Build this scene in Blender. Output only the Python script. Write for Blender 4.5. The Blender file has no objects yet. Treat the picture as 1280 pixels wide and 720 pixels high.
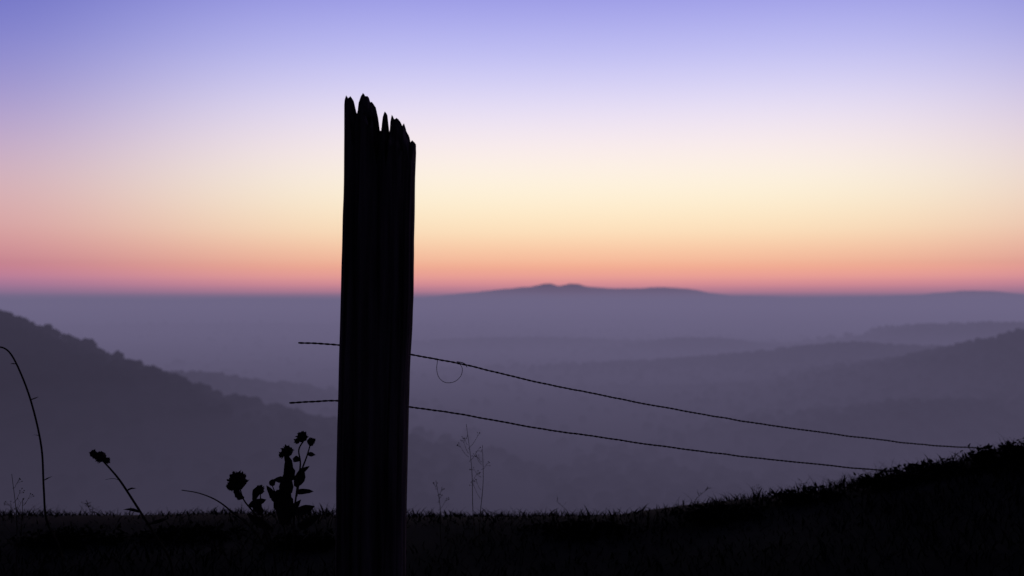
import bpy, math, random
import numpy as np
from mathutils import Vector
random.seed(7); rng=np.random.default_rng(7)
sc=bpy.context.scene
sc.view_settings.view_transform='Standard'; sc.view_settings.look='None'; sc.view_settings.exposure=0
EYE=0.70

def lin(c):
    r=[]
    for v in c:
        v=v/255.0
        r.append(v/12.92 if v<=0.04045 else ((v+0.055)/1.055)**2.4)
    return (r[0],r[1],r[2],1.0)

# ------------------------------------------------------------ noise
def _h(i,j,s):
    n=(i*374761393+j*668265263+s*974634777)&0xffffffff
    n=((n^(n>>13))*1274126177)&0xffffffff
    n=n^(n>>16)
    return (n&0xffff)/65535.0
def vnoise(x,y,s=0):
    x=np.asarray(x,float); y=np.asarray(y,float)
    xi=np.floor(x).astype(np.int64); yi=np.floor(y).astype(np.int64)
    fx=x-xi; fy=y-yi; fx=fx*fx*(3-2*fx); fy=fy*fy*(3-2*fy)
    a=_h(xi,yi,s);b=_h(xi+1,yi,s);c=_h(xi,yi+1,s);d=_h(xi+1,yi+1,s)
    return (a*(1-fx)+b*fx)*(1-fy)+(c*(1-fx)+d*fx)*fy
def fbm(x,y,o=4,s=0):
    t=0;a=1;n=0
    for k in range(o):
        t=t+a*vnoise(x*2**k+k*17.3,y*2**k-k*9.1,s+k); n+=a; a*=.5
    return t/n

# ------------------------------------------------------------ terrain
far_x=np.array([-40000,-9000,-7200,-6075,-4950,-3825,-2475,-1350,-900,-450,0,281,450,562,675,810,956,1125,1462,1800,2137,2475,2812,3037,3487,4050,5175,5850,6300,6750,7200,8550,40000.])
far_z=np.array([10,5,2,18,4,26,8,22,68,112,158,180,222,218,190,226,214,169,146,158,170,146,90,60,52,30,44,78,118,118,72,30,10.])
def gau(x,y,cx,cy,sx,sy,h,p=2,rot=0):
    c,s=math.cos(rot),math.sin(rot)
    dx=(x-cx)*c+(y-cy)*s; dy=-(x-cx)*s+(y-cy)*c
    return h*np.exp(-0.5*(np.abs(dx/sx)**p+np.abs(dy/sy)**p))
def terrain(x,y):
    x=np.asarray(x,float); y=np.asarray(y,float)
    v=-154+14*(fbm(x/900+3,y/900,4,1)-.45)
    v=v+gau(x,y,-636,870,270,170,168)+gau(x,y,-520,1400,170,130,44)
    v=v+gau(x,y,1010,1500,320,260,120)+gau(x,y,1560,3000,470,260,72,4)
    v=v+gau(x,y,460,1080,150,90,26)+gau(x,y,780,2150,200,130,42)
    v=v+gau(x,y,540,2900,150,120,28)+gau(x,y,40,3200,280,120,20)+gau(x,y,-1500,5200,900,400,30)
    v=v+gau(x,y,600,6500,1500,400,20)+gau(x,y,480,2050,260,120,18)
    hill=np.clip((v+150)/60,0,1)
    v=v+hill*14*(fbm(x/90,y/90,3,5)-.5)
    ridge=np.interp(x,far_x,far_z)+154
    ridge=ridge*(0.97+.06*fbm(x/130,y/900,3,8))
    v=v+ridge*np.exp(-0.5*((y-14000)/900)**2)
    # the hill top the fence stands on
    yc=3.15+.25*(fbm(x/1.5,y*0,2,3)-.5)
    yc=yc+np.clip(x-1.2,0,4)*.35
    s=np.maximum(0,y-yc)
    drop=0.40*(np.sqrt(s*s+.5)-math.sqrt(.5))
    bank=.120*np.clip(x-.4,0,4.5)*np.clip((y+1)/3,0,1)
    und=.05*(fbm(x/.9,y/.9,4,11)-.5)+.05*np.clip(x-.6,0,1)*(fbm(x/.35,y/.35,3,14)-.5)
    back=np.maximum(0,-y)*.03
    loc=-.04+bank+und+back-drop-np.maximum(0,np.abs(x)-60)*.12
    k=3.0
    m=np.maximum(loc,v)
    return np.where(loc-v>12,loc,m+ k*np.log1p(np.exp(-np.abs(loc-v)/k))*(np.clip((12-(loc-v))/12,0,1)))
def tz(x,y): return float(terrain(np.array([x]),np.array([y]))[0])

def mesh_obj(name,V,F,mat=None,smooth=False,parent=None):
    me=bpy.data.meshes.new(name)
    me.from_pydata([tuple(map(float,p)) for p in V],[],F); me.update()
    ob=bpy.data.objects.new(name,me); sc.collection.objects.link(ob)
    if mat: me.materials.append(mat)
    if smooth: me.polygons.foreach_set('use_smooth',[True]*len(me.polygons))
    if parent: ob.parent=parent
    return ob

# ------------------------------------------------------------ materials
def new_mat(name):
    m=bpy.data.materials.new(name); m.use_nodes=True
    nt=m.node_tree; b=nt.nodes['Principled BSDF']; b.inputs['Roughness'].default_value=.95
    b.inputs['Specular IOR Level'].default_value=.03
    return m,nt,b
def noise_mat(name,c1,c2,scale,stretch=(1,1,1),bump=0,rough=.95,bdist=.01):
    m,nt,b=new_mat(name)
    tc=nt.nodes.new('ShaderNodeTexCoord'); mp=nt.nodes.new('ShaderNodeMapping')
    mp.inputs['Scale'].default_value=stretch
    n=nt.nodes.new('ShaderNodeTexNoise'); n.inputs['Scale'].default_value=scale; n.inputs['Detail'].default_value=6
    r=nt.nodes.new('ShaderNodeValToRGB'); r.color_ramp.elements[0].position=.35; r.color_ramp.elements[1].position=.68
    r.color_ramp.elements[0].color=(*c1,1); r.color_ramp.elements[1].color=(*c2,1)
    L=nt.links.new
    L(tc.outputs['Object'],mp.inputs[0]); L(mp.outputs[0],n.inputs['Vector']); L(n.outputs['Fac'],r.inputs[0]); L(r.outputs[0],b.inputs['Base Color'])
    b.inputs['Roughness'].default_value=rough
    if bump:
        bm=nt.nodes.new('ShaderNodeBump'); bm.inputs['Strength'].default_value=bump; bm.inputs['Distance'].default_value=bdist
        L(n.outputs['Fac'],bm.inputs['Height']); L(bm.outputs[0],b.inputs['Normal'])
    return m
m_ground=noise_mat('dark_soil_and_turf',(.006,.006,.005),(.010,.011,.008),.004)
m_wood=noise_mat('weathered_wood',(.02,.016,.017),(.15,.115,.115),48,(1,1,.05),.9,.9,.005)
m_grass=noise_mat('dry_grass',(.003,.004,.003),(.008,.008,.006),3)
m_weed=noise_mat('dead_weed',(.02,.016,.012),(.045,.035,.028),30)
m_wire=noise_mat('rusty_wire',(.03,.02,.02),(.09,.05,.04),150,rough=.7)
m_for=noise_mat('woodland_foliage',(.01,.012,.01),(.022,.024,.018),.05)

# terrain sheet
ang=np.concatenate([np.radians(np.linspace(-32,32,940)),np.radians(np.linspace(32,328,130))[1:-1]])
rad=np.concatenate([np.geomspace(.35,42000,430)])
A,R=np.meshgrid(ang,rad)
X=R*np.sin(A);Y=R*np.cos(A);Z=terrain(X,Y)
na=len(ang);nr=len(rad)
V=np.stack([X.ravel(),Y.ravel(),Z.ravel()],1)
V=np.vstack([V,[[0,0,tz(0,0)]]])
i=np.arange(nr-1)[:,None]*na; j=np.arange(na)[None,:]; j2=(j+1)%na
F=np.stack([i+j,i+j2,i+na+j2,i+na+j],-1).reshape(-1,4)
me=bpy.data.meshes.new('hillside_ground')
nf=len(F); tri=np.array([[len(V)-1,(k+1)%na,k] for k in range(na)])
me.vertices.add(len(V)); me.vertices.foreach_set('co',V.ravel())
me.loops.add(nf*4+na*3); me.loops.foreach_set('vertex_index',np.concatenate([F[:,::-1].ravel(),tri[:,::-1].ravel()]).astype(np.int32))
me.polygons.add(nf+na)
me.polygons.foreach_set('loop_start',np.concatenate([np.arange(nf)*4,nf*4+np.arange(na)*3]).astype(np.int32))
me.update(calc_edges=True); me.validate()
me.polygons.foreach_set('use_smooth',[True]*len(me.polygons))
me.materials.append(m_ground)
ground=bpy.data.objects.new('ground',me); sc.collection.objects.link(ground)

# ------------------------------------------------------------ mesh builder
class B:
    def __init__(s): s.V=[];s.F=[]
    def tube(s,pts,r0,r1=None,n=6,sub=6):
        if r1 is None:r1=r0
        P=[Vector(p) for p in pts]
        if sub>1 and len(P)>2:
            Q=[P[0]*2-P[1]]+P+[P[-1]*2-P[-2]];C=[]
            for k in range(1,len(Q)-2):
                for t in np.linspace(0,1,sub,endpoint=False):
                    a,b,c,d=Q[k-1],Q[k],Q[k+1],Q[k+2]
                    C.append(.5*((2*b)+(c-a)*t+(2*a-5*b+4*c-d)*t*t+(3*b-a-3*c+d)*t**3))
            C.append(P[-1]);P=C
        base=len(s.V);m=len(P)
        for k,p in enumerate(P):
            t=(P[min(k+1,m-1)]-P[max(k-1,0)]).normalized()
            u=t.cross(Vector((.13,.9,.21))).normalized();w=t.cross(u)
            r=r0+(r1-r0)*k/(m-1)
            for q in range(n):
                a=2*math.pi*q/n; s.V.append(p+u*math.cos(a)*r+w*math.sin(a)*r)
        for k in range(m-1):
            for q in range(n):
                s.F.append((base+k*n+q,base+k*n+(q+1)%n,base+(k+1)*n+(q+1)%n,base+(k+1)*n+q))
        s.F.append(tuple(base+q for q in range(n))[::-1]); s.F.append(tuple(base+(m-1)*n+q for q in range(n)))
        return P
    def leaf(s,p,d,L,w,bend=.3,nrm=None,seg=5):
        p=Vector(p);d=Vector(d).normalized()
        if nrm is None:nrm=Vector((random.uniform(-1,1),random.uniform(-1,1),random.uniform(-.2,1)))
        sd=d.cross(nrm)
        if sd.length<1e-3: sd=d.cross(Vector((1,.2,.1)))
        sd.normalize();up=sd.cross(d)
        base=len(s.V)
        for k in range(seg+1):
            t=k/seg; c=p+d*L*t+up*(-bend*L*t*t); ww=w*math.sin(math.pi*min(1,.08+t*.92))**.8*(1-.3*t)+.0002
            jag=1+random.uniform(-.2,.2)
            s.V+= [c-sd*ww*jag+up*ww*.3,c,c+sd*ww*jag+up*ww*.3]
        for k in range(seg):
            b=base+k*3
            s.F+=[(b,b+1,b+4,b+3),(b+1,b+2,b+5,b+4)]
    def blob(s,c,r,jit=.2,sc_=(1,1,1),nu=10,nv=7):
        base=len(s.V);c=Vector(c)
        for a in range(nv+1):
            th=math.pi*a/nv
            for q in range(nu):
                ph=2*math.pi*q/nu; rr=r*(1+random.uniform(-jit,jit))
                s.V.append(c+Vector((rr*math.sin(th)*math.cos(ph)*sc_[0],rr*math.sin(th)*math.sin(ph)*sc_[1],rr*math.cos(th)*sc_[2])))
        for a in range(nv):
            for q in range(nu):
                s.F.append((base+a*nu+q,base+a*nu+(q+1)%nu,base+(a+1)*nu+(q+1)%nu,base+(a+1)*nu+q))
    def seedhead(s,c,axis,r,n=46,L=1.0,core=.72):
        c=Vector(c);axis=Vector(axis).normalized()
        s.blob(c,r*core,.14)
        for k in range(n):
            d=Vector((random.gauss(0,1),random.gauss(0,1),random.gauss(0,1))).normalized()
            if d.dot(axis)<-.55: d=-d
            s.leaf(c+d*r*core*.7,(d+axis*.45),r*L*random.uniform(.45,.95),r*.13,random.uniform(-.2,.5),seg=3)
    def obj(s,name,mat,smooth=False,parent=None): return mesh_obj(name,s.V,s.F,mat,smooth,parent)
K=1/1244.4
def pt(c,r,d): # site measurement: bearing (col), dip (row), range in metres
    return Vector(((c-640)*K*d,d,EYE-(r-374)*K*d))

# ------------------------------------------------------------ post
PD=2.488
def zz(r): return EYE-(r-374)*.002
zr=np.array([zz(r) for r in (900,690,600,500,400,330,250,122,60)])
xl=np.array([(c-640)*.002 for c in (420,422,423,425,427,428.5,431,432,432)])
zr2=np.array([zz(r) for r in (900,690,600,510,440,370,300,220,178,60)])
xr=np.array([(c-640)*.002 for c in (506,507,508,510,513,516,516.5,518,519.5,520)])
pp=[(429,131),(433,119),(435,123),(438,120),(441,124),(444.5,138),(447,145),(448.5,128),(451,121),(454,116),(457,120),(460,120),(463,128),(465,127),(469,133),(472,146),(474,162),(477.5,164),(478.5,147),(481,139),(483.5,142),(485.5,160),(487,173),(488.2,152),(490,143),(493,149),(496,147),(500,151),(503,157),(505,154),(508,164),(511,169),(513,178),(515.5,175),(521,181)]
px_=np.array([(c-640)*.002 for c,r in pp]); pz_=np.array([zz(r) for c,r in pp])
def ptop(x,v):
    w=np.clip((np.abs(v)-.12)*1.6,0,1)
    spl=fbm(x*95+9,v*5.,2,21)
    return np.interp(x,px_,pz_)-(.03+.09*spl)*w-.0025*vnoise(x*900,v*20,23)
NA=420;NZ=120
cracks=[(-1.95,.05,.16),(-1.2,.035,.12),(-1.62,.03,.09),(-2.5,.04,.09),(-.7,.04,.08),(1.2,.05,.14),(2.0,.05,.1)]
def psec(a,z,f=1.0):
    c,s=np.cos(a),np.sin(a);e=2/3.0
    u=np.abs(c)**e*np.sign(c);v=np.abs(s)**e*np.sign(s)
    g=1-.05*np.abs(s)*vnoise(a*11,z*1.3,31)-.02*vnoise(a*38,z*5,32)-.022*vnoise(a*3,z*11,34)+.028
    aa=np.where(a<math.pi,a,a-2*math.pi)
    for ca,cw,cd in cracks:
        ca2=ca+.07*np.sin(z*3+ca*5)
        g=g-cd*np.exp(-((aa-ca2)/cw)**2)*(.35+.65*vnoise(z*2.2,a*0+ca*3,33))
    Lx=np.interp(z,zr,xl);Rx=np.interp(z,zr2,xr)
    mid=(Lx+Rx)/2;h=(Rx-Lx)/2
    return mid+u*h*g*f, PD+v*.074*g*f, v*f
z0=-.45
av=2*np.pi*np.arange(NA)/NA
V=[];F=[]
x,y,v=psec(av,av*0+1.1);top=ptop(x,v)
for k in range(NZ+1):
    z=z0+(k/NZ)*(top-z0); zq=np.minimum(z,1.1)
    x,y,v=psec(av,zq); V.append(np.stack([x,y,z],1))
NR=90
for k in range(1,NR):
    x,y,v=psec(av,av*0+1.1,1-k/NR); V.append(np.stack([x,y,ptop(x,v)],1))
n=len(V)
for k in range(n-1):
    for q in range(NA):
        F.append((k*NA+q,k*NA+(q+1)%NA,(k+1)*NA+(q+1)%NA,(k+1)*NA+q))
F.append(tuple((n-1)*NA+q for q in range(NA)))
fence=bpy.data.objects.new('fence',None); sc.collection.objects.link(fence)
post=mesh_obj('wooden_post',np.vstack(V),F,m_wood,False,fence)

# ------------------------------------------------------------ wires (two strands twisted together)
def wire(name,pts,r=.0017,off=.0011,pitch=.034):
    P=[Vector(p) for p in pts]; b=B()
    tmp=B(); C=tmp.tube(P,.001,.001,3,14)
    Ls=[0]
    for k in range(1,len(C)): Ls.append(Ls[-1]+(C[k]-C[k-1]).length)
    n=int(Ls[-1]/.005); ss=np.linspace(0,Ls[-1],n)
    arr=np.array([list(c) for c in C]); Q=np.stack([np.interp(ss,Ls,arr[:,k]) for k in range(3)],1)
    Q[:,2]+=.0012*(fbm(ss*9,ss*0,3,41)-.5)*4
    for ph in (0,math.pi):
        S=[]
        for k in range(n):
            t=Vector(Q[min(k+1,n-1)]-Q[max(k-1,0)]).normalized()
            u=t.cross(Vector((0,0,1))).normalized();w=t.cross(u);a=2*math.pi*ss[k]/pitch+ph
            S.append(Vector(Q[k])+(u*math.cos(a)+w*math.sin(a))*off)
        b.tube(S,r,r,6,1)
    return b.obj(name,m_wire,True,fence)
def wpath(rows,c0,d0,c1,d1):
    out=[]
    for c,r in rows:
        t=(c-c0)/(c1-c0); d=1/((1-t)/d0+t/d1); out.append(pt(c,r,d))
    return out
wire('upper_wire',wpath([(373,428),(400,429.5),(427,432),(470,437),(512,443),(580,456),(640,470),(700,483),(775,499),(850,513),(925,526),(1000,537),(1080,547),(1160,556),(1240,561),(1300,566)],373,2.585,1300,3.7))
wire('lower_wire',wpath([(362,503),(390,502),(424,501),(470,503),(508,508),(570,517),(640,529),(720,542),(800,554),(875,564),(950,573),(1040,582),(1125,590),(1200,600)],362,2.585,1200,3.5))
b=B()
b.tube([pt(547,450,2.66),pt(546,462,2.66),pt(549,472,2.665),pt(557,478,2.67),pt(568,477,2.67),pt(576,470,2.665),pt(578,461,2.66),pt(575,455,2.66)],.0008,.0008,5,8)
b.tube([pt(571,452,2.66),pt(580,454,2.66),pt(584,459,2.66)],.0013,.001,5,6)
b.obj('loose_wire_loop',m_wire,True,fence)
b=B()
for r,c in ((437,470),(503,470)):
    b.tube([pt(c-3,r-8,2.55),pt(c-3,r-8,2.595),pt(c+3,r+8,2.595),pt(c+3,r+8,2.55)],.0018,.0018,6,1)
b.obj('staples',m_wire,True,fence)

# ------------------------------------------------------------ weeds
b=B()
b.tube([pt(-40,470,2.3),pt(-25,445,2.3),pt(-5,434,2.3),pt(12,440,2.3),pt(28,470,2.3),pt(42,510,2.3),pt(53,560,2.3),pt(56,610,2.3),pt(60,650,2.3),pt(78,690,2.3),pt(82,740,2.3)],.0017,.0028,6,6)
for c,r,dx,dz in ((20,455,-1,.2),(38,500,1,.4),(50,545,-1,.5),(56,600,1,.6)):
    b.leaf(pt(c,r,2.3),(dx,.2,dz),.018,.0014,.4)
b.obj('arching_dry_stalk',m_weed,True)

b=B() # thistle
b.tube([pt(128,574,2.25),pt(141,588,2.25),pt(153,603,2.25),pt(172,632,2.26),(pt(195,668,2.27)),pt(214,700,2.28),pt(222,750,2.3)],.0018,.0034,7,6)
b.seedhead(pt(127,571,2.25),(-.6,0,.25),.0155,60,.7)
b.seedhead(pt(118,567,2.25),(-.8,0,.3),.011,40,.6)
b.seedhead(pt(135,575,2.25),(.4,0,-.5),.009,26,.7)
for c,r,dx,dz,L in ((150,600,-1,.5,.03),(160,613,1,.7,.028),(176,640,-1,.4,.05),(186,655,1,.3,.05),(200,677,-1,.2,.06)):
    b.leaf(pt(c,r,2.26),(dx,random.uniform(-.3,.3),dz),L,.004,.5)
b.obj('thistle',m_weed)

b=B() # dried wildflower clump
D=2.3
def st(*p,r0=.0016,r1=.0026): b.tube([pt(c,r,D+random.uniform(-.01,.01)) for c,r in p],r0,r1,6,6)
st((381,549),(374,562),(376,580),(372,610),(368,650),(366,740))
st((389,553),(384,570),(377,590),(371,620),r0=.0013)
st((361,566),(359,582),(362,605),(366,640))
st((300,607),(306,625),(322,645),(340,675),(348,740))
st((326,614),(327,630),(331,660),(340,690),r0=.0013)
st((228,612),(250,616),(272,625),(292,640),(318,662),(338,690),r0=.0011)
st((340,604),(348,625),(356,660),(360,700),r0=.0012)
b.seedhead(pt(378,546,D),(-.3,0,.8),.0165,44,.6)
b.seedhead(pt(389,552,D),(.8,0,.3),.0125,34,.6)
b.seedhead(pt(372,551,D),(-.8,0,.2),.0085,24,.7)
b.seedhead(pt(360,564,D),(-.3,0,.8),.0175,44,.6)
b.seedhead(pt(353,568,D),(-.8,0,.2),.009,24,.7)
b.seedhead(pt(298,601,D),(-.3,0,.9),.027,80,.55)
b.seedhead(pt(290,607,D),(-.9,0,.1),.014,34,.6)
b.seedhead(pt(326,612,D),(.1,0,.9),.013,34,.6)
b.seedhead(pt(341,603,D),(.1,0,.9),.010,30,.6)
for c,r,dx,dz,L,w in ((366,585,-.6,1,.040,.008),(372,592,.8,.5,.03,.007),(362,600,-1,.2,.035,.009),(357,612,-.8,-.4,.04,.010),(371,615,1,.2,.035,.008),
    (366,630,-1,.3,.05,.013),(370,640,1,.3,.045,.012),(348,625,-.5,.8,.045,.010),(330,640,-.8,.5,.045,.010),(312,632,1,.4,.04,.010),(306,622,-.9,.1,.03,.007),
    (340,660,-1,.5,.07,.013),(352,655,.6,.9,.07,.013),(362,655,-.4,.9,.07,.014),(375,660,.9,.7,.06,.012),(384,567,.9,-.1,.02,.006),(376,575,-.9,.2,.03,.008),
    (366,600,-.3,.9,.05,.014),(370,608,.4,.9,.05,.012),(350,640,-.2,1,.06,.014),(318,625,.2,.9,.04,.010),(300,622,-.4,.9,.03,.009),(358,620,.1,1,.06,.016),(364,640,-.5,1,.07,.016)):
    b.leaf(pt(c,r,D),(dx,random.uniform(-.4,.4),dz),L,w,random.uniform(.1,.7),Vector((random.uniform(-.3,.3),-1,random.uniform(.0,.5))))
b.obj('dried_wildflower',m_weed)

def umbel(name,c,r,d,base,h,n,seed):
    random.seed(seed); b=B()
    top=pt(c,r,d); x,y=top.x+base,top.y; g=tz(x,y)-.02
    st_=[top,top*.66+Vector((x,y,g))*.34+Vector((.006,0,0)),top*.33+Vector((x,y,g))*.67,Vector((x,y,g))]
    b.tube(st_,.0006,.0014,5,6)
    for k in range(n):
        t=random.uniform(.02,.6); p=top*(1-t)+Vector((x,y,g))*t
        d2=Vector((random.choice((-1,1))*random.uniform(.3,.8),random.uniform(-.4,.4),random.uniform(.6,1))).normalized()
        L=h*random.uniform(.1,.3)*(0.4+t)
        e=p+d2*L; b.tube([p,p+d2*L*.5+Vector((0,0,-.004)),e],.0006,.0004,4,3)
        for q in range(4):
            d3=(d2+Vector((random.gauss(0,.5),random.gauss(0,.5),random.gauss(0,.4)))).normalized()
            e2=e+d3*.014; b.tube([e,e2],.0003,.0003,3,1); b.blob(e2,.0015,.2,nu=5,nv=3)
    return b.obj(name,m_weed)
umbel('dry_weed',583,530,3.0,.03,.26,6,3)
umbel('dry_weed',603,556,3.05,-.01,.2,6,4)
umbel('dry_weed',545,600,2.95,.02,.15,5,5)
umbel('dry_weed',16,592,2.5,.02,.16,7,6)
umbel('dry_weed',944,612,3.2,.02,.14,6,8)
umbel('dry_weed',30,622,2.4,-.03,.14,6,9)
random.seed(11)

# low scrub along the crest of the bank: arching stems with small leaves
def scrub(x,y,w,h,n,seed):
    random.seed(seed); b=B(); g=tz(x,y)-.02
    for k in range(n):
        a=random.uniform(0,2*math.pi); r=w*math.sqrt(random.random()); hh=h*random.uniform(.45,1.0)*(1-.5*(r/w)**2)
        ex=x+math.cos(a)*r; ey=y+math.sin(a)*r*.7
        p0=Vector((x+(ex-x)*.4,y+(ey-y)*.4,g)); p1=Vector((x+(ex-x)*.7,y+(ey-y)*.7,g+hh*.75)); p2=Vector((ex,ey,g+hh))
        P=b.tube([p0,p1,p2],.0014,.0006,4,4)
        for q in range(9):
            p=P[random.randint(2,len(P)-1)]+Vector((random.gauss(0,.006),random.gauss(0,.006),random.gauss(0,.006)))
            b.leaf(p,(random.gauss(0,1),random.gauss(0,1),random.gauss(.3,.6)),random.uniform(.01,.024),random.uniform(.003,.007),.3,seg=2)
    b.obj('bramble_bush',m_grass)
for k,(x,y,w_,h_) in enumerate(((1.02,3.35,.16,.06),(1.30,3.4,.14,.08),(1.52,3.5,.2,.07),(1.75,3.55,.15,.10),(1.93,3.6,.2,.10),(2.15,3.7,.22,.09),(2.45,3.8,.25,.1),(.72,3.25,.2,.045),(-1.35,3.05,.2,.055),(-1.0,3.1,.22,.04),(-.62,3.0,.15,.05),(.25,3.2,.25,.04))):
    scrub(x,y,w_,h_,int(80*w_/.15),200+k)

# ------------------------------------------------------------ grass (one object)
def blades(n,xr_,yr_,hmin,hmax,wid,seed,hfn=None):
    g=np.random.default_rng(seed)
    x=g.uniform(*xr_,n);y=g.uniform(*yr_,n)
    keep=fbm(x*2.2,y*2.2,3,61)>g.uniform(.2,.62,n)
    x=x[keep];y=y[keep];n=len(x)
    z=terrain(x,y)-.01
    h=g.uniform(hmin,hmax,n)*(.5+fbm(x*1.7+5,y*1.7,2,62))
    if hfn is not None: h=h*hfn(x,y)
    a=g.uniform(0,2*math.pi,n);lean=g.uniform(.3,1.3,n)
    dx=np.cos(a)*lean;dy=np.sin(a)*lean
    sx=-np.sin(a+g.normal(0,.8,n));sy=np.cos(a)
    V=[]
    for t,wf in ((0,1),(.4,.85),(.75,.5)):
        cx=x+dx*h*t*t;cy=y+dy*h*t*t;cz=z+h*(t-.25*lean*t*t)
        w=wid*wf*g.uniform(.7,1.3,n)
        V.append(np.stack([cx-sx*w,cy-sy*w,cz],1));V.append(np.stack([cx+sx*w,cy+sy*w,cz],1))
    V.append(np.stack([x+dx*h,y+dy*h,z+h*(1-.25*lean)],1))
    V=np.stack(V,1).reshape(-1,3)
    return V,n
allV=[];allF=[];off=0
hf=lambda x,y: 1+np.clip((x-.8)*.2,0,.2)
for args in ((46000,(-2.6,3.4),(1.1,4.4),.018,.042,.0022,1),(2000,(-2.6,3.2),(2.0,4.0),.04,.07,.0012,2),(22000,(-9,9),(.4,7),.03,.055,.004,3),(3000,(1.0,3.2),(2.8,4.8),.03,.055,.0013,4)):
    V,n=blades(*args,hfn=hf)
    o=off+np.arange(n)*7
    for q in ((0,1,3,2),(2,3,5,4)): allF+=np.stack([o+k for k in q],1).tolist()
    allF+=np.stack([o+4,o+5,o+6],1).tolist()
    allV.append(V);off+=n*7
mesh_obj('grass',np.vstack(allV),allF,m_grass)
random.seed(5); b=B()
for k in range(30):
    x=random.uniform(.9,2.7) if k<18 else random.uniform(-1.7,.9); y=random.uniform(2.9,3.9); z=tz(x,y)-.01
    h=random.uniform(.04,.085); dx=random.gauss(0,.05);dy=random.gauss(0,.03)
    P=b.tube([(x,y,z),(x+dx*.3,y+dy*.3,z+h*.5),(x+dx,y+dy,z+h)],.0012,.0006,4,4)
    for q in range(random.randint(3,8)):
        p=P[-1-(q%4)]; b.leaf(p,(random.uniform(-1,1),random.uniform(-1,1),random.uniform(.2,1)),random.uniform(.008,.025),.0014,.3,seg=3)
b.obj('seed_grass',m_weed)

# ------------------------------------------------------------ distant woodland (one object)
import bmesh
bm=bmesh.new(); bmesh.ops.create_icosphere(bm,subdivisions=2,radius=1); ico=np.array([v.co[:] for v in bm.verts]); icf=np.array([[v.index for v in f.verts] for f in bm.faces]); bm.free()
TV=[];TF=[];nt_=0
def trees(xs,ys,hmin,hmax,seed):
    global nt_
    g=np.random.default_rng(seed); zs=terrain(xs,ys)
    for x,y,z in zip(xs,ys,zs):
        h=g.uniform(hmin,hmax); w=h*g.uniform(.45,.8)
        v=ico*(1+g.uniform(-.28,.28,(len(ico),1)))
        v=v*np.array([w,w,h*.55])+np.array([x,y,z+h*.4])
        TV.append(v);TF.append(icf+nt_*len(ico));nt_+=1
def scatter(n,cx,cy,sx,sy,hmin,hmax,seed,thr=.45):
    g=np.random.default_rng(seed); x=g.normal(cx,sx,n);y=g.normal(cy,sy,n)
    k=fbm(x/110,y/110,3,71)>thr; trees(x[k],y[k],hmin,hmax,seed)
scatter(3600,-560,830,190,130,3.5,6.5,1,.25)
scatter(900,-500,1390,170,110,8,12,2,.3)
scatter(2600,930,1450,300,180,6,10,3,.3)
scatter(1100,1500,2900,380,160,10,15,4,.3)
scatter(500,540,2880,150,80,12,17,5,.3)
scatter(600,40,3180,260,90,12,17,6,.3)
scatter(500,480,2030,240,90,10,14,7,.3)
scatter(700,460,1070,150,80,5,9,11,.3)
scatter(600,780,2120,190,110,8,13,12,.3)
scatter(1800,0,820,420,90,7,12,8,.36)
scatter(1000,100,1900,800,600,7,12,9,.52)
scatter(900,0,4500,1800,800,12,20,10,.5)
g=np.random.default_rng(20)
for k in range(16):
    x0=g.uniform(-900,900);y0=g.uniform(900,3500);a=g.uniform(-.4,.4);L=g.uniform(80,320)
    t=np.arange(0,L,7.); trees(x0+np.cos(a)*t+g.normal(0,2,len(t)),y0+np.sin(a)*t+g.normal(0,2,len(t)),4,8,100+k)
TVa=np.vstack(TV);TFa=np.vstack(TF)
me=bpy.data.meshes.new('distant_woodland');me.vertices.add(len(TVa));me.vertices.foreach_set('co',TVa.ravel())
me.loops.add(len(TFa)*3);me.loops.foreach_set('vertex_index',TFa.ravel().astype(np.int32));me.polygons.add(len(TFa));me.polygons.foreach_set('loop_start',(np.arange(len(TFa))*3).astype(np.int32))
me.update(calc_edges=True);me.materials.append(m_for)
sc.collection.objects.link(bpy.data.objects.new('distant_woodland',me))

# ------------------------------------------------------------ mist: volumes whose emission stands in for scattered light, stacked layers that thicken downwards
mist=bpy.data.objects.new('valley_mist',None);sc.collection.objects.link(mist)
H=(1/5600.,(.150,.131,.230)); Vf=(1/3800.,(.104,.093,.163)); Fh=(1/12500.,(.225,.158,.272))  # Vf: darker glow, shade on the low fog put into its colour
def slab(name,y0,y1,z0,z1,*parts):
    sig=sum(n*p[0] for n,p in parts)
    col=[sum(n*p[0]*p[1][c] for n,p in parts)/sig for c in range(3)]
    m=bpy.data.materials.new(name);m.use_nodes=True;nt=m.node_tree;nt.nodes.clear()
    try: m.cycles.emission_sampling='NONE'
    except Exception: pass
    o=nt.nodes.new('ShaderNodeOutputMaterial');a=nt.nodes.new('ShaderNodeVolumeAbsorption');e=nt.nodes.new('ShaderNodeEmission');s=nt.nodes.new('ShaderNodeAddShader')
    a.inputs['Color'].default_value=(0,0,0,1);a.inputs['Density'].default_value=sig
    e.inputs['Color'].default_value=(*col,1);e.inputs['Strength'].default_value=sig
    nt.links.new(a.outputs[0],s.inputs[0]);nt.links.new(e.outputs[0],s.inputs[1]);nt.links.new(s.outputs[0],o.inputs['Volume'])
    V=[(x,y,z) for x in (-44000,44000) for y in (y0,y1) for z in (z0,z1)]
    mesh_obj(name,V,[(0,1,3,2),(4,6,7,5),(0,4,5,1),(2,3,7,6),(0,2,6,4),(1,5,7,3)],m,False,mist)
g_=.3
slab('emissive_haze_layer',80,8000,2,30,(1,H))
slab('emissive_haze_layer',80,8000,-62,2-g_,(2,H))
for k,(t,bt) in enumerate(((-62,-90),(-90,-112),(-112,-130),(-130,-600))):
    slab('emissive_valley_fog',80,8000,bt,t-g_,(2,H),(k+1,Vf))
slab('emissive_far_haze',8001,14500,150,270,(1,Fh))
slab('emissive_far_haze',8001,14500,70,150-g_,(2,Fh))
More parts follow.
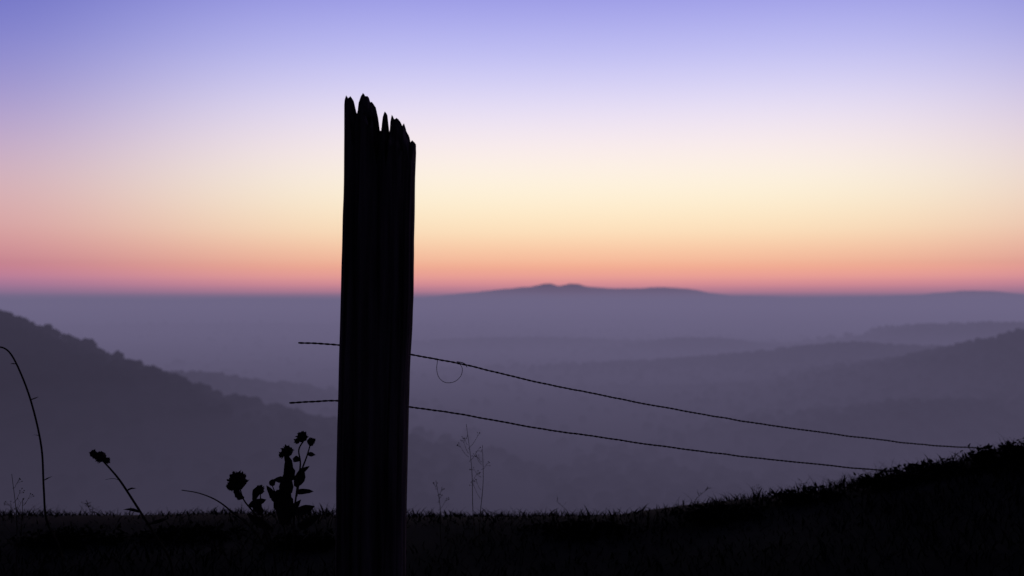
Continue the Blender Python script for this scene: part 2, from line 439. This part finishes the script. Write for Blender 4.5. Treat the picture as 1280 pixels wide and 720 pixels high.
slab('emissive_far_haze',8001,14500,30,70-g_,(3,Fh))
slab('emissive_far_haze',8001,14500,2,30-g_,(3,Fh),(1,H))
slab('emissive_far_haze',8001,14500,-600,2-g_,(3,Fh),(2,H))

# ------------------------------------------------------------ sky
w=bpy.data.worlds.new('World');sc.world=w;w.use_nodes=True;nt=w.node_tree;nt.nodes.clear();N=nt.nodes.new;L=nt.links.new
try:
    w.cycles.sampling_method='MANUAL'; w.cycles.sample_map_resolution=512
except Exception: pass
out=N('ShaderNodeOutputWorld');bg=N('ShaderNodeBackground');tc=N('ShaderNodeTexCoord');sep=N('ShaderNodeSeparateXYZ');L(tc.outputs['Generated'],sep.inputs[0])
def math_(op,a,b_=None,clamp=False):
    n=N('ShaderNodeMath');n.operation=op;n.use_clamp=clamp
    for i_,v in enumerate((a,b_)):
        if v is None:continue
        if isinstance(v,(int,float)): n.inputs[i_].default_value=v
        else: L(v,n.inputs[i_])
    return n.outputs[0]
def ramp(stops,inp):
    r=N('ShaderNodeValToRGB');cr=r.color_ramp;cr.interpolation='B_SPLINE'
    while len(cr.elements)<len(stops):cr.elements.new(.5)
    for e,(p,c) in zip(cr.elements,stops): e.position=p
    for e,(p,c) in zip(cr.elements,stops): e.position=p;e.color=lin(c)
    L(inp,r.inputs[0]);return r.outputs[0]
def EL(row): return math.sin(math.atan((374-row)/1244.4))*3
zc=math_('MULTIPLY',sep.outputs['Z'],3.0,True)
cen=[(0,(234,124,126)),(EL(362),(243,136,130)),(EL(348),(248,158,136)),(EL(325),(251,190,156)),(EL(290),(255,228,188)),(EL(240),(255,246,220)),(EL(190),(252,238,236)),(EL(140),(232,224,246)),(EL(90),(202,200,245)),(EL(45),(180,180,240)),(EL(0),(158,158,231)),(1,(140,142,222))]
sid=[(0,(152,92,126)),(EL(362),(170,104,134)),(EL(348),(192,118,141)),(EL(325),(211,140,148)),(EL(290),(221,168,165)),(EL(240),(214,180,188)),(EL(190),(190,168,203)),(EL(140),(160,151,207)),(EL(90),(136,135,206)),(EL(45),(119,121,200)),(EL(0),(105,108,192)),(1,(100,103,185))]
bak=[(0,(46,43,66)),(.15,(58,50,76)),(.4,(54,54,86)),(1,(42,47,84))]
Cc=ramp(cen,zc);Cs=ramp(sid,zc);Cb=ramp(bak,zc)
hl=math_('SQRT',math_('ADD',math_('ADD',math_('MULTIPLY',sep.outputs['X'],sep.outputs['X']),math_('MULTIPLY',sep.outputs['Y'],sep.outputs['Y'])),1e-6))
ga=math.radians(5.0)
dot=math_('ADD',math_('MULTIPLY',sep.outputs['X'],math.sin(ga)),math_('MULTIPLY',sep.outputs['Y'],math.cos(ga)))
cd=math_('DIVIDE',dot,hl)
def mr(v,a,b_,c=0,d=1,t='SMOOTHSTEP'):
    n=N('ShaderNodeMapRange');n.interpolation_type=t;L(v,n.inputs[0]);n.inputs[1].default_value=a;n.inputs[2].default_value=b_;n.inputs[3].default_value=c;n.inputs[4].default_value=d;return n.outputs[0]
def mix(f,a,b_):
    n=N('ShaderNodeMix');n.data_type='RGBA';L(f,n.inputs[0]);L(a,n.inputs[6]);L(b_,n.inputs[7]);return n.outputs[2]
m1=mix(mr(cd,.83,.998),Cs,Cc)
m2=mix(mr(cd,.0,.84),Cb,m1)
up=mr(sep.outputs['Z'],.28,.6,1.0,.05)
glow=mr(sep.outputs['Z'],.002,.035,1.8,1.0)
up=math_('MULTIPLY',up,glow)
sc_=N('ShaderNodeVectorMath');sc_.operation='SCALE';L(m2,sc_.inputs[0]);L(up,sc_.inputs['Scale'])
L(sc_.outputs[0],bg.inputs['Color']);bg.inputs['Strength'].default_value=1.0
sky=N('ShaderNodeTexSky');sky.sky_type='NISHITA';sky.sun_disc=False;sky.sun_elevation=math.radians(1.0);sky.sun_rotation=math.radians(5)
bg2=N('ShaderNodeBackground');L(sky.outputs[0],bg2.inputs['Color']);bg2.inputs['Strength'].default_value=.002
ad=N('ShaderNodeAddShader');L(bg.outputs[0],ad.inputs[0]);L(bg2.outputs[0],ad.inputs[1]);L(ad.outputs[0],out.inputs['Surface'])

sd=bpy.data.lights.new('dawn_sun','SUN');sd.energy=.02;sd.angle=math.radians(10);sd.color=(1,.75,.55)
so=bpy.data.objects.new('dawn_sun',sd);sc.collection.objects.link(so)
so.rotation_euler=Vector((math.sin(ga)*-1,-math.cos(ga),-math.tan(math.radians(1)))).to_track_quat('-Z','Y').to_euler()

# ------------------------------------------------------------ camera
cam=bpy.data.cameras.new('camera');co=bpy.data.objects.new('camera',cam);sc.collection.objects.link(co)
cam.lens=35;cam.sensor_width=36;cam.clip_start=.05;cam.clip_end=90000
co.location=(0,0,EYE);co.rotation_euler=(math.radians(90+.645),0,0)
cam.dof.use_dof=True;cam.dof.focus_distance=2.5;cam.dof.aperture_fstop=3.6
sc.camera=co
